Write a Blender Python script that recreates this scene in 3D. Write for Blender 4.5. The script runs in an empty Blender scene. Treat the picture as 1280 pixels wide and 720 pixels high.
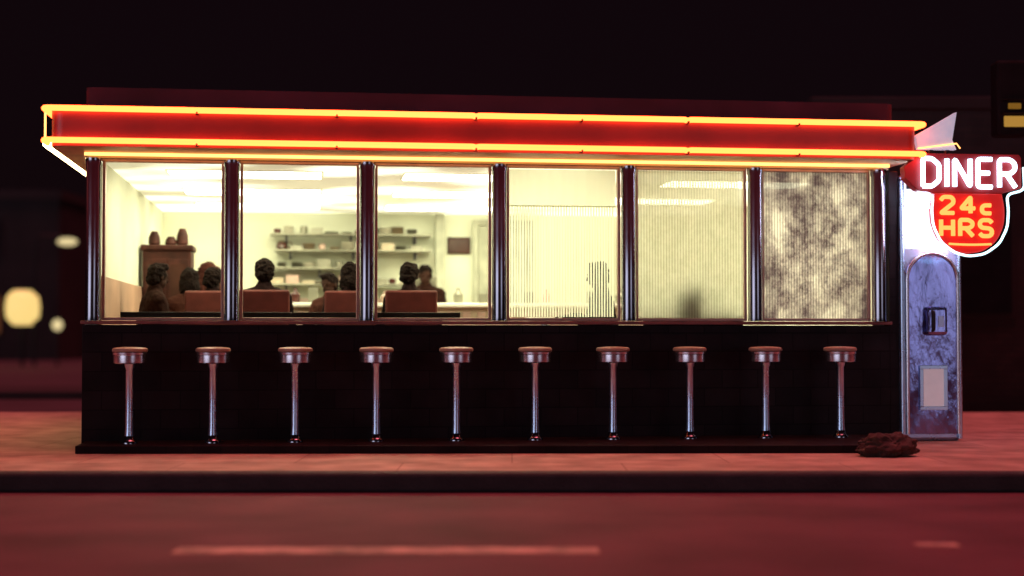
import bpy, bmesh, math, random
from mathutils import Vector, Matrix
from mathutils import noise as mn
random.seed(7)
sc = bpy.context.scene
COL = sc.collection
TH = math.radians(7.5)
CT, ST = math.cos(TH), math.sin(TH)
P0 = (-3.335, 11.8)
def W(u, v, z=0.0):
    return Vector((P0[0] + u*CT - v*ST, P0[1] + u*ST + v*CT, z))

# ------------------------------------------------------------ materials
def nt(name):
    m = bpy.data.materials.new(name); m.use_nodes = True
    t = m.node_tree; t.nodes.clear()
    o = t.nodes.new('ShaderNodeOutputMaterial')
    return m, t, o
def mat(name, c, rough=0.6, metal=0.0, var=0.25, scale=6.0, bump=0.0, bscale=40.0, spec=0.5, c2=None, emit=None, rvar=0.0, stretch=None):
    m, t, o = nt(name)
    b = t.nodes.new('ShaderNodeBsdfPrincipled')
    tc = t.nodes.new('ShaderNodeTexCoord')
    src = tc.outputs['Object']
    if stretch:
        mp = t.nodes.new('ShaderNodeMapping'); mp.inputs['Scale'].default_value = stretch
        t.links.new(src, mp.inputs['Vector']); src = mp.outputs[0]
    n = t.nodes.new('ShaderNodeTexNoise'); n.inputs['Scale'].default_value = scale
    n.inputs['Detail'].default_value = 6
    t.links.new(src, n.inputs['Vector'])
    r = t.nodes.new('ShaderNodeValToRGB')
    a = [max(0, x*(1-var)) for x in c]; d = c2 or [min(1, x*(1+var)) for x in c]
    r.color_ramp.elements[0].position = 0.3; r.color_ramp.elements[1].position = 0.7
    r.color_ramp.elements[0].color = (*a, 1); r.color_ramp.elements[1].color = (*d, 1)
    t.links.new(n.outputs['Fac'], r.inputs['Fac'])
    t.links.new(r.outputs['Color'], b.inputs['Base Color'])
    b.inputs['Roughness'].default_value = rough
    b.inputs['Metallic'].default_value = metal
    b.inputs['Specular IOR Level'].default_value = spec
    if rvar:
        mr = t.nodes.new('ShaderNodeMapRange')
        mr.inputs['To Min'].default_value = max(0.02, rough-rvar); mr.inputs['To Max'].default_value = min(1, rough+rvar)
        t.links.new(n.outputs['Fac'], mr.inputs['Value']); t.links.new(mr.outputs['Result'], b.inputs['Roughness'])
    if bump:
        n2 = t.nodes.new('ShaderNodeTexNoise'); n2.inputs['Scale'].default_value = bscale; n2.inputs['Detail'].default_value = 5
        t.links.new(src, n2.inputs['Vector'])
        bp = t.nodes.new('ShaderNodeBump'); bp.inputs['Strength'].default_value = bump; bp.inputs['Distance'].default_value = 0.02
        t.links.new(n2.outputs['Fac'], bp.inputs['Height']); t.links.new(bp.outputs['Normal'], b.inputs['Normal'])
    if emit:
        b.inputs['Emission Color'].default_value = (*emit[0], 1); b.inputs['Emission Strength'].default_value = emit[1]
    t.links.new(b.outputs['BSDF'], o.inputs['Surface'])
    return m
def emis(name, c, s=1.0):
    m, t, o = nt(name)
    e = t.nodes.new('ShaderNodeEmission'); e.inputs['Color'].default_value = (*c, 1); e.inputs['Strength'].default_value = s
    t.links.new(e.outputs[0], o.inputs['Surface']); return m
def brick(name, c1, c2, mortar, scale, rough=0.7, bw=0.5, bh=0.25, ms=0.02, bump=0.3, axis='xz', noise=0.35, spec=0.5):
    m, t, o = nt(name)
    b = t.nodes.new('ShaderNodeBsdfPrincipled'); tc = t.nodes.new('ShaderNodeTexCoord')
    sx = t.nodes.new('ShaderNodeSeparateXYZ'); cx = t.nodes.new('ShaderNodeCombineXYZ')
    t.links.new(tc.outputs['Object'], sx.inputs[0])
    t.links.new(sx.outputs['X'], cx.inputs[0]); t.links.new(sx.outputs['Z' if axis == 'xz' else 'Y'], cx.inputs[1])
    br = t.nodes.new('ShaderNodeTexBrick'); t.links.new(cx.outputs[0], br.inputs['Vector'])
    br.inputs['Color1'].default_value = (*c1, 1); br.inputs['Color2'].default_value = (*c2, 1); br.inputs['Mortar'].default_value = (*mortar, 1)
    br.inputs['Scale'].default_value = scale; br.inputs['Brick Width'].default_value = bw; br.inputs['Row Height'].default_value = bh
    br.inputs['Mortar Size'].default_value = ms
    n = t.nodes.new('ShaderNodeTexNoise'); n.inputs['Scale'].default_value = 3.0; n.inputs['Detail'].default_value = 8
    t.links.new(tc.outputs['Object'], n.inputs['Vector'])
    mr = t.nodes.new('ShaderNodeMapRange'); mr.inputs['From Min'].default_value = 0.3; mr.inputs['From Max'].default_value = 0.7
    mr.inputs['To Min'].default_value = 1-noise; mr.inputs['To Max'].default_value = 1+noise
    t.links.new(n.outputs['Fac'], mr.inputs['Value'])
    vm = t.nodes.new('ShaderNodeVectorMath'); vm.operation = 'SCALE'
    t.links.new(br.outputs['Color'], vm.inputs[0]); t.links.new(mr.outputs['Result'], vm.inputs['Scale'])
    t.links.new(vm.outputs[0], b.inputs['Base Color'])
    bp = t.nodes.new('ShaderNodeBump'); bp.inputs['Strength'].default_value = bump; bp.inputs['Distance'].default_value = 0.01; bp.invert = True
    t.links.new(br.outputs['Fac'], bp.inputs['Height']); t.links.new(bp.outputs['Normal'], b.inputs['Normal'])
    b.inputs['Roughness'].default_value = rough; b.inputs['Specular IOR Level'].default_value = spec
    t.links.new(b.outputs[0], o.inputs['Surface']); return m
def glassmat(name, fac=0.0, dark=None, light=None, refl=0.10, nscale=5.0, p0=.40, p1=.62, zs=.55, pitch=.0235, rib=.5):
    """clear pane; with fac>0 a ribbed, mottled translucent pane"""
    m, t, o = nt(name)
    tr = t.nodes.new('ShaderNodeBsdfTransparent'); tr.inputs[0].default_value = (0.96, 0.97, 0.93, 1)
    g = t.nodes.new('ShaderNodeBsdfGlossy'); g.inputs['Roughness'].default_value = 0.04
    lw = t.nodes.new('ShaderNodeLayerWeight'); lw.inputs['Blend'].default_value = refl
    mx = t.nodes.new('ShaderNodeMixShader')
    t.links.new(lw.outputs['Fresnel'], mx.inputs[0]); t.links.new(tr.outputs[0], mx.inputs[1]); t.links.new(g.outputs[0], mx.inputs[2])
    last = mx
    if fac > 0:
        tc = t.nodes.new('ShaderNodeTexCoord')
        mp = t.nodes.new('ShaderNodeMapping'); mp.inputs['Scale'].default_value = (1.0, 1.0, zs)
        t.links.new(tc.outputs['Object'], mp.inputs['Vector'])
        n = t.nodes.new('ShaderNodeTexNoise'); n.inputs['Scale'].default_value = nscale; n.inputs['Detail'].default_value = 14; n.inputs['Roughness'].default_value = 0.78
        t.links.new(mp.outputs[0], n.inputs['Vector'])
        r = t.nodes.new('ShaderNodeValToRGB'); r.color_ramp.elements[0].position = p0; r.color_ramp.elements[1].position = p1
        r.color_ramp.elements[0].color = (*dark, 1); r.color_ramp.elements[1].color = (*light, 1)
        t.links.new(n.outputs['Fac'], r.inputs['Fac'])
        sx = t.nodes.new('ShaderNodeSeparateXYZ'); t.links.new(tc.outputs['Object'], sx.inputs[0])
        a = t.nodes.new('ShaderNodeMath'); a.operation = 'MULTIPLY'; a.inputs[1].default_value = 2*math.pi/pitch; t.links.new(sx.outputs['X'], a.inputs[0])
        s = t.nodes.new('ShaderNodeMath'); s.operation = 'SINE'; t.links.new(a.outputs[0], s.inputs[0])
        mr = t.nodes.new('ShaderNodeMapRange'); mr.inputs['From Min'].default_value = -1; mr.inputs['From Max'].default_value = .6
        mr.inputs['To Min'].default_value = 1-rib; mr.inputs['To Max'].default_value = 1.0; t.links.new(s.outputs[0], mr.inputs['Value'])
        vm = t.nodes.new('ShaderNodeVectorMath'); vm.operation = 'SCALE'; t.links.new(r.outputs['Color'], vm.inputs[0]); t.links.new(mr.outputs[0], vm.inputs['Scale'])
        d = t.nodes.new('ShaderNodeBsdfDiffuse'); t.links.new(vm.outputs[0], d.inputs[0])
        tl = t.nodes.new('ShaderNodeBsdfTranslucent'); t.links.new(vm.outputs[0], tl.inputs[0])
        dm = t.nodes.new('ShaderNodeMixShader'); dm.inputs[0].default_value = .88
        t.links.new(d.outputs[0], dm.inputs[1]); t.links.new(tl.outputs[0], dm.inputs[2])
        m2 = t.nodes.new('ShaderNodeMixShader'); m2.inputs[0].default_value = fac
        t.links.new(mx.outputs[0], m2.inputs[1]); t.links.new(dm.outputs[0], m2.inputs[2]); last = m2
    t.links.new(last.outputs[0], o.inputs['Surface']); return m
def transl(name, c, tfac=0.6):
    m, t, o = nt(name)
    a = t.nodes.new('ShaderNodeBsdfDiffuse'); a.inputs[0].default_value = (*c, 1)
    b = t.nodes.new('ShaderNodeBsdfTranslucent'); b.inputs[0].default_value = (*c, 1)
    mx = t.nodes.new('ShaderNodeMixShader'); mx.inputs[0].default_value = tfac
    t.links.new(a.outputs[0], mx.inputs[1]); t.links.new(b.outputs[0], mx.inputs[2]); t.links.new(mx.outputs[0], o.inputs['Surface']); return m
def glowceil(name):  # uneven glow put into the ceiling surface itself, softens the fixture edges
    m, t, o = nt(name)
    tc = t.nodes.new('ShaderNodeTexCoord'); n = t.nodes.new('ShaderNodeTexNoise'); n.inputs['Scale'].default_value = 0.9; n.inputs['Detail'].default_value = 1
    t.links.new(tc.outputs['Object'], n.inputs['Vector'])
    r = t.nodes.new('ShaderNodeMapRange'); r.interpolation_type = 'SMOOTHSTEP'; r.inputs['From Min'].default_value = .38; r.inputs['From Max'].default_value = .58
    r.inputs['To Min'].default_value = .42; r.inputs['To Max'].default_value = 1.7; t.links.new(n.outputs['Fac'], r.inputs['Value'])
    e = t.nodes.new('ShaderNodeEmission'); e.inputs['Color'].default_value = (1.0, .95, .72, 1); t.links.new(r.outputs[0], e.inputs['Strength'])
    d = t.nodes.new('ShaderNodeBsdfDiffuse'); d.inputs[0].default_value = (.8, .79, .68, 1)
    a = t.nodes.new('ShaderNodeAddShader'); t.links.new(e.outputs[0], a.inputs[0]); t.links.new(d.outputs[0], a.inputs[1]); t.links.new(a.outputs[0], o.inputs['Surface']); return m

M = {}
M['fascia'] = mat('red_enamel', (0.16, 0.024, 0.028), 0.42, 0.0, 0.25, 2.0, 0.08, 5, spec=.8)
M['parapet'] = mat('dark_red_parapet', (0.060, 0.016, 0.032), 0.8, 0, 0.5, 1.5)
M['soffit'] = mat('soffit_cream', (0.5, 0.36, 0.22), 0.5)
M['header'] = mat('header_metal', (0.60, 0.50, 0.32), 0.35, 0.5, 0.1)
M['tile'] = brick('black_glazed_tile', (0.012, 0.008, 0.010), (0.020, 0.013, 0.015), (0.006, 0.004, 0.005), 1.0, 0.42, 0.3, 0.15, 0.004, 0.3, spec=0.12)
M['step'] = brick('dark_step_tile', (0.010, 0.006, 0.007), (0.016, 0.009, 0.009), (0.006, 0.004, 0.004), 1.0, 0.7, 0.2, 0.1, 0.004, 0.3, spec=.1)
M['chrome'] = mat('chrome', (0.80, 0.80, 0.84), 0.24, 1.0, 0.08, 5.0, rvar=0.08)
M['coolchrome'] = mat('cool_chrome', (0.56, 0.74, 0.98), 0.28, 1.0, 0.10, 5.0, rvar=0.06)
M['pillar'] = mat('pillar_chrome', (0.34, 0.33, 0.37), 0.17, 1.0, 0.15, 3.0, rvar=0.08)
M['frame'] = mat('frame_metal', (0.55, 0.38, 0.32), 0.4, 0.5, 0.15)
M['sill'] = mat('sill_metal', (0.26, 0.10, 0.095), 0.6, 0.2, 0.25)
M['steel'] = mat('stainless_panel', (0.48, 0.52, 0.72), 0.30, 0.7, 0.2, 3.5, 0.3, 6.0, rvar=0.14)
M['enamel'] = mat('painted_glow_panel', (0.70, 0.76, 0.80), 0.35, 0.0, 0.15, 4, 0.2, 8, emit=((.86, .96, 1.0), .55))  # emission stands in for the sign's glow on the vestibule front
M['steel2'] = mat('stainless_arch', (0.24, 0.25, 0.50), 0.14, 0.9, 0.4, 3.0, 0.45, 4.0, rvar=0.08, stretch=(2.2, 1, .8))
M['glass'] = glassmat('window_glass')
M['glass5'] = glassmat('ribbed_hazy_glass', .55, (.74, .76, .63), (.97, .97, .86), nscale=14, p0=.35, p1=.65, zs=.7, rib=.35)
M['glass6'] = glassmat('painted_reflection_glass', .84, (.24, .18, .23), (1.0, 1.0, .96), nscale=4.0, p0=.40, p1=.60, zs=.75, rib=.42)  # mottling paints dark tree reflections into the pane colour
M['blind'] = transl('blind_fabric', (0.86, 0.89, 0.77), 0.80)
M['cream'] = mat('cream_wall', (0.75, 0.77, 0.62), 0.7, 0, 0.14, 1.1)
M['ceil'] = glowceil('painted_glow_ceiling')
M['pinkwall'] = mat('pink_wall', (0.50, 0.29, 0.20), 0.6, 0, 0.2, 2.0)
M['floor'] = mat('floor_lino', (0.26, 0.10, 0.07), 0.4)
M['redvinyl'] = mat('red_vinyl', (0.13, 0.028, 0.022), 0.65, 0, 0.3, spec=.25)
M['stoolvinyl'] = mat('brown_vinyl', (0.44, 0.27, 0.19), 0.42, 0, 0.15, 8)
M['black'] = mat('black_laminate', (0.015, 0.008, 0.008), 0.5, spec=.2)
M['wood'] = mat('dark_wood', (0.055, 0.015, 0.011), 0.6, 0, 0.5, 12, spec=.2)
M['white'] = mat('white_china', (0.80, 0.77, 0.68), 0.3, 0, 0.04)
M['greydoor'] = mat('grey_green_door', (0.44, 0.45, 0.35), 0.5)
M['greymetal'] = mat('grey_kitchen_metal', (0.28, 0.27, 0.21), 0.35, 0.5, 0.25, 4)
M['beige'] = mat('beige_ware', (0.42, 0.34, 0.24), 0.5, 0, 0.2)
M['dark'] = mat('dark_metal', (0.02, 0.016, 0.018), 0.6, 0.0, spec=.3)
M['housing'] = mat('black_housing', (0.012, 0.008, 0.009), 0.8, 0.0, spec=.1)
M['neon'] = emis('neon_orange', (12.5, 0.90, 0.18), 1.0)
M['neonhead'] = emis('neon_yellow', (3.4, 1.35, 0.36), 1.0)
M['neonwhite'] = emis('neon_warm_white', (15.0, 11.0, 5.0), 1.0)
M['signwhite'] = emis('sign_neon_white', (2.4, 3.2, 4.2), 1.0)
M['signback'] = emis('added_back_glow', (18, 21, 29), 1.0)  # for the added tube behind the sign
M['signout'] = emis('sign_outline_neon', (1.6, 2.5, 2.8), 1.0)
M['signor'] = emis('sign_neon_orange', (4.0, 0.66, 0.15), 1.0)
M['badge'] = mat('badge_red', (0.4, 0.012, 0.01), 0.4, emit=((1.0, 0.012, 0.006), 0.40))
M['maroon'] = mat('sign_maroon', (0.30, 0.012, 0.014), 0.4, 0, 0.2, emit=((1.0, .02, .02), .05))  # slight emission brightens the backing around the letters
M['fin'] = mat('fin_enamel', (0.6, 0.6, 0.68), 0.35, 0, 0.3, 4, emit=((0.75, 0.75, 0.95), 0.38))  # weak emission gives the white fin its lit look
M['ceillight'] = emis('ceiling_tube', (15.5, 14.9, 10.4), 1.0)
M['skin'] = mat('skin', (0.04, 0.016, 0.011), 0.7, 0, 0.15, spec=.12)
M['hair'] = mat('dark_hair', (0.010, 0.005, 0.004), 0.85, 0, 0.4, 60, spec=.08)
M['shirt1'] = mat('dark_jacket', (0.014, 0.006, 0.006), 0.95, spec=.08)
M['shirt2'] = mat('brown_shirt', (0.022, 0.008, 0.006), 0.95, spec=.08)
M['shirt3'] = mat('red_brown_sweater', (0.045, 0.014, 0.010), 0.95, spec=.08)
M['trouser'] = mat('dark_trousers', (0.02, 0.015, 0.02), 0.85)
M['shoe'] = mat('shoe_leather', (0.02, 0.012, 0.01), 0.4)
M['pave'] = brick('pavement_concrete', (0.36, 0.27, 0.20), (0.41, 0.30, 0.225), (0.25, 0.17, 0.13), 1.0, 0.8, 1.5, 1.5, 0.006, 0.4, axis='xy', noise=0.34, spec=.25)
M['kerb'] = mat('kerb_stone', (0.030, 0.021, 0.023), 0.85, 0, 0.3, 5, 0.3)
M['road'] = mat('asphalt', (0.150, 0.060, 0.074), 0.75, 0, 0.30, 1.1, 0.6, 110, spec=.12)
M['ground'] = mat('ground_asphalt', (0.05, 0.028, 0.034), 0.8, 0, 0.3, 0.6)
M['paint'] = mat('road_paint', (0.50, 0.33, 0.25), 0.75, 0, 0.5, 7)
M['brickw'] = brick('dark_brick', (0.030, 0.015, 0.017), (0.042, 0.021, 0.021), (0.024, 0.018, 0.018), 1.0, 0.85, 0.24, 0.08, 0.01)
M['stucco'] = mat('dark_stucco', (0.026, 0.014, 0.015), 0.85, 0, 0.3, 1)
M['darkwin'] = mat('dark_window', (0.012, 0.009, 0.012), 0.5, spec=.1)
M['dimwin'] = emis('dim_window', (0.10, 0.035, 0.015), 1.0)
M['bundle'] = mat('brown_cloth', (0.055, 0.025, 0.019), 0.9, 0, 0.4, 8, 0.5, 20)
M['amber'] = emis('amber_lamp', (0.42, 0.22, 0.04), 1.0)
M['amberdim'] = emis('amber_dim', (0.20, 0.09, 0.012), 1.0)
M['lampyellow'] = mat('yellow_lamp', (.5, .4, .2), .5, 0, .2, emit=((1.0, 0.72, 0.24), .95))
M['lampwhite'] = emis('white_lamp', (0.85, 0.68, 0.34), 1.0)
M['paper'] = mat('notice_paper', (0.72, 0.64, 0.64), 0.7, 0, 0.1, emit=((.9, .75, .85), .22))  # slight emission put into the paper so it looks lit
M['coffee'] = mat('coffee_glass', (0.06, 0.022, 0.016), 0.2)
M['ketchup'] = mat('ketchup_bottle', (0.06, 0.012, 0.01), 0.3)
M['coat'] = mat('brown_coat', (0.06, 0.018, 0.013), 0.95, 0, .3, spec=.1)

# ------------------------------------------------------------ mesh helpers
def box(bm, x0, x1, y0, y1, z0, z1, mi=0):
    vs = [bm.verts.new(p) for p in ((x0,y0,z0),(x1,y0,z0),(x1,y1,z0),(x0,y1,z0),(x0,y0,z1),(x1,y0,z1),(x1,y1,z1),(x0,y1,z1))]
    for f in ((0,3,2,1),(4,5,6,7),(0,1,5,4),(1,2,6,5),(2,3,7,6),(3,0,4,7)):
        fc = bm.faces.new([vs[i] for i in f]); fc.material_index = mi
def lathe(bm, prof, c=(0,0,0), seg=24, mi=0, axis='z'):
    rings = []
    for r, z in prof:
        ring = []
        for i in range(seg):
            a = 2*math.pi*i/seg
            if axis == 'z': p = (c[0]+r*math.cos(a), c[1]+r*math.sin(a), c[2]+z)
            else: p = (c[0]+r*math.cos(a), c[1]+z, c[2]+r*math.sin(a))
            ring.append(bm.verts.new(p))
        rings.append(ring)
    for a, b in zip(rings, rings[1:]):
        for i in range(seg):
            f = bm.faces.new((a[i], a[(i+1)%seg], b[(i+1)%seg], b[i])); f.material_index = mi
    f = bm.faces.new(list(reversed(rings[0]))); f.material_index = mi
    f = bm.faces.new(rings[-1]); f.material_index = mi
def ell(bm, c, r, rot=None, seg=16):
    m = Matrix.Translation(c)
    if rot: m = m @ rot
    m = m @ Matrix.Diagonal((r[0], r[1], r[2], 1))
    bmesh.ops.create_uvsphere(bm, u_segments=seg, v_segments=max(6, seg//2+2), radius=1.0, matrix=m)
def fillet(pts, rr, n=6):
    pts = [Vector(p) for p in pts]; out = [pts[0]]
    for a, b, c in zip(pts, pts[1:], pts[2:]):
        d1 = (a-b); d2 = (c-b)
        r = min(rr, d1.length*0.48, d2.length*0.48)
        p1 = b + d1.normalized()*r; p2 = b + d2.normalized()*r
        for i in range(n+1):
            t = i/n; out.append(p1*(1-t)**2 + b*2*t*(1-t) + p2*t*t)
    out.append(pts[-1]); return out
def tube(bm, pts, r, seg=10, mi=0):
    pts = [Vector(p) for p in pts]; rings = []; nrm = None
    rs = r if isinstance(r, (list, tuple)) else [r]*len(pts)
    for i, p in enumerate(pts):
        d = (pts[min(i+1, len(pts)-1)] - pts[max(i-1, 0)]).normalized()
        if nrm is None:
            nrm = d.cross(Vector((0, 0, 1)))
            if nrm.length < 0.01: nrm = d.cross(Vector((0, 1, 0)))
        nrm = (nrm - d*nrm.dot(d)).normalized(); bn = d.cross(nrm)
        rings.append([bm.verts.new(p + (nrm*math.cos(2*math.pi*k/seg) + bn*math.sin(2*math.pi*k/seg))*rs[i]) for k in range(seg)])
    for a, b in zip(rings, rings[1:]):
        for k in range(seg):
            f = bm.faces.new((a[k], a[(k+1)%seg], b[(k+1)%seg], b[k])); f.material_index = mi
    bm.faces.new(list(reversed(rings[0]))).material_index = mi; bm.faces.new(rings[-1]).material_index = mi
def capsule(bm, a, b, ra, rb, seg=12):
    a = Vector(a); b = Vector(b); d = b-a; n = 5; pts = []; rs = []
    dn = d.normalized()
    for i in range(n): 
        t = math.pi/2*(1-i/n); pts.append(a - dn*ra*math.sin(t)); rs.append(max(0.0008, ra*math.cos(t)))
    for i in range(n+1):
        t = math.pi/2*(i/n); pts.append(b + dn*rb*math.sin(t)); rs.append(max(0.0008, rb*math.cos(t)))
    tube(bm, pts, rs, seg)
def prism(bm, poly, y0, y1, mi=0, plane='xz'):
    def P(x, z, y): return (x, y, z) if plane == 'xz' else (x, z, y)
    a = [bm.verts.new(P(x, z, y0)) for x, z in poly]; b = [bm.verts.new(P(x, z, y1)) for x, z in poly]
    fs = [bm.faces.new(a), bm.faces.new(list(reversed(b)))]
    for i in range(len(a)):
        fs.append(bm.faces.new((a[i], b[i], b[(i+1)%len(a)], a[(i+1)%len(a)])))
    for f in fs: f.material_index = mi
    return fs
def fin(bm, name, mats, parent=None, loc=(0,0,0), rot=0.0, smooth=False, bevel=0.0, label=None, cat=None, group=None, kind=None):
    bmesh.ops.recalc_face_normals(bm, faces=bm.faces[:])
    me = bpy.data.meshes.new(name); bm.to_mesh(me); bm.free()
    for m in (mats if isinstance(mats, (list, tuple)) else [mats]): me.materials.append(m)
    if smooth:
        for p in me.polygons: p.use_smooth = True
        try: me.set_sharp_from_angle(angle=math.radians(40))
        except Exception: pass
    o = bpy.data.objects.new(name, me); COL.objects.link(o)
    o.location = loc; o.rotation_euler = (0, 0, rot)
    if parent: o.parent = parent
    if bevel:
        b = o.modifiers.new('Bevel', 'BEVEL'); b.width = bevel; b.segments = 2; b.limit_method = 'ANGLE'
    if label: o['label'] = label
    if cat: o['category'] = cat
    if group: o['group'] = group
    if kind: o['kind'] = kind
    return o
def thing(name, loc, rot, label, cat, group=None):
    e = bpy.data.objects.new(name, None); COL.objects.link(e); e.location = loc; e.rotation_euler = (0, 0, rot); e.empty_display_size = 0.1
    e['label'] = label; e['category'] = cat
    if group: e['group'] = group
    return e
def bx(name, m, parent, *dims, bevel=0.004, **k):
    bm = bmesh.new(); box(bm, *dims); return fin(bm, name, m, parent, bevel=bevel, **k)
def clone(root, loc, rot=None):
    def rec(o, par):
        n = o.copy(); COL.objects.link(n)
        if par:
            n.parent = par; n.matrix_parent_inverse = o.matrix_parent_inverse.copy()
        for c in list(o.children): 
            rec(c, n)
        return n
    kids = list(root.children)
    n = root.copy(); COL.objects.link(n); n.location = loc
    if rot is not None: n.rotation_euler = (0, 0, rot)
    for c in kids: rec(c, n)
    return n

# ------------------------------------------------------------ setting
bm = bmesh.new(); box(bm, -300, 300, -60, 600, -0.5, -0.124)
fin(bm, 'ground', M['ground'], kind='structure')
bm = bmesh.new(); box(bm, -120, 120, -12, 9.66, -0.124, -0.120)
fin(bm, 'road', M['road'], kind='structure')
bm = bmesh.new(); box(bm, -60, 60, 9.90, 17.5, -0.12, 0.0)
fin(bm, 'pavement', M['pave'], kind='structure')
bm = bmesh.new(); box(bm, -60, 60, 9.70, 9.897, -0.12, 0.003)
fin(bm, 'kerb', M['kerb'], kind='structure', bevel=0.02)
bm = bmesh.new(); box(bm, -60, 60, 24.0, 27.0, -0.12, -0.01)
fin(bm, 'far_pavement', M['stucco'], kind='structure')
def strip(x0, x1, y0, y1, name):
    bm = bmesh.new(); n = 40
    top = []; bot = []
    for i in range(n+1):
        x = x0 + (x1-x0)*i/n
        top.append(bm.verts.new((x, y1+random.uniform(-.008, .008), -0.116))); bot.append(bm.verts.new((x, y0+random.uniform(-.008, .008), -0.116)))
    for i in range(n): bm.faces.new((bot[i], bot[i+1], top[i+1], top[i]))
    return fin(bm, name, M['paint'], kind='structure')
strip(-1.56, 0.40, 6.98, 7.17, 'lane_marking')
strip(1.92, 2.12, 7.2, 7.32, 'lane_marking')
strip(-5.6, -3.6, 7.0, 7.16, 'lane_marking')

# ------------------------------------------------------------ diner
D = thing('diner_building', W(0, 0), TH, 'long low night diner with red neon roof and six bright windows', 'diner')
WT = 2.258
bx('front_wall', M['tile'], D, 0, 6.534, 0, 0.12, 0, 0.962, bevel=0.003)
bx('side_wall', M['cream'], D, 0.0, 0.10, 0.122, 5.28, 0, 2.297)
bx('side_wall', M['cream'], D, 6.43, 6.534, 0.122, 5.28, 0, 2.297)
bx('back_wall', M['cream'], D, 0, 6.534, 5.282, 5.40, 0, 2.297)
bx('interior_wainscot', M['pinkwall'], D, 0.102, 6.428, 5.25, 5.28, 0.302, 1.25)
bx('interior_wainscot', M['pinkwall'], D, 0.102, 0.13, 0.13, 5.24, 0.302, 1.35)
bx('interior_floor', M['floor'], D, 0.10, 6.43, 0.122, 5.28, 0.2, 0.3)
bx('ceiling', M['ceil'], D, 0.10, 6.43, 0.104, 5.28, 2.275, 2.297)
bx('window_header', M['header'], D, 0, 6.534, 0, 0.10, WT+.002, 2.296)
Dinv = Matrix.Rotation(-TH, 4, 'Z') @ Matrix.Translation(-W(0, 0))
def loc2(x, y):
    p = Dinv @ Vector((x, y, 0)); return (p.x, p.y)
bm = bmesh.new()
prism(bm, [loc2(-3.24, 11.30), loc2(2.87, 11.38), (6.534, -0.002), (0.03, -0.002)], 0.002, 0.06, plane='xy')
fin(bm, 'front_step', M['step'], D, bevel=0.006)
def rrect(x0, x1, y0, y1, r, n=8):
    pts = []
    for cx, cy, a0 in ((x1-r, y1-r, 0), (x0+r, y1-r, 90), (x0+r, y0+r, 180), (x1-r, y0+r, 270)):
        for i in range(n+1):
            a = math.radians(a0 + 90*i/n); pts.append((cx+r*math.cos(a), cy+r*math.sin(a)))
    return pts
bm = bmesh.new()
fs = prism(bm, rrect(-0.184, 6.611, -0.45, 5.5, 0.10), 2.30, 2.585, plane='xy')
for f in fs:
    if len(f.verts) > 4: f.material_index = 1
ROOF = fin(bm, 'roof', [M['fascia'], M['soffit']], D, smooth=True)
bm = bmesh.new(); prism(bm, rrect(0.02, 6.55, -0.1, 5.3, 0.08), 2.601, 2.80, plane='xy'); fin(bm, 'parapet', M['parapet'], ROOF, smooth=True)
bm = bmesh.new(); prism(bm, rrect(-0.192, 6.619, -0.458, 5.508, 0.105), 2.586, 2.600, plane='xy'); fin(bm, 'roof_edge_trim', M['fascia'], ROOF, smooth=True)
RT = 0.0225
for zt in (2.578, 2.338):
    breaks = [0.02, 3.02, 4.70, 6.57]
    for i in range(3):
        a, b = breaks[i]+0.010, breaks[i+1]-0.010
        bm = bmesh.new()
        if i == 0: pts = fillet([(-0.225, -0.30, zt), (-0.225, -0.49, zt), (b-.01, -0.49, zt), (b, -.455, zt)], 0.05)
        elif i == 2: pts = fillet([(a, -.455, zt), (a+.01, -0.49, zt), (6.652, -0.49, zt), (6.652, 0.6, zt)], 0.05)
        else: pts = fillet([(a, -.455, zt), (a+.01, -0.49, zt), (b-.01, -0.49, zt), (b, -.455, zt)], .05)
        tube(bm, pts, RT, 12); fin(bm, 'neon_tube', M['neon'], ROOF, smooth=True)
    bm = bmesh.new(); tube(bm, [(-0.225, -0.28, zt), (-0.225, 4.5, zt)], RT if zt > 2.4 else 0.040, 12)
    fin(bm, 'neon_tube', M['neonwhite'] if zt < 2.4 else M['neon'], ROOF, smooth=True)
    for u in (0.9, 1.95, 3.02, 3.85, 4.70, 5.6):
        bm = bmesh.new(); box(bm, u-0.006, u+0.006, -0.513, -0.451, zt-0.028, zt-0.014); box(bm, u-0.012, u+0.012, -0.452, -0.447, zt-0.03, zt+0.006)
        fin(bm, 'neon_clip', M['dark'], ROOF)
bm = bmesh.new(); tube(bm, [(-0.232, -0.36, 2.35), (-0.232, -0.36, 2.565)], 0.008, 8); fin(bm, 'neon_link', M['neonhead'], ROOF, smooth=True)
bm = bmesh.new(); tube(bm, [(0.02, -0.105, 2.282), (6.50, -0.105, 2.282)], 0.0135, 10); fin(bm, 'header_neon_tube', M['neonhead'], ROOF, smooth=True)
bx('window_sill', M['sill'], D, -0.012, 6.546, -0.030, 0.118, 0.968, 0.994)
PU = [0.08+1.06*i for i in range(7)]
for i, u in enumerate(PU):
    bm = bmesh.new()
    lathe(bm, [(0.064, 0.0), (0.060, 0.03), (0.060, 1.20), (0.066, 1.215), (0.066, 1.262)], (u, -0.012, 0.997), 40)
    fin(bm, 'window_pillar', M['pillar'], D, smooth=True)
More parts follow.
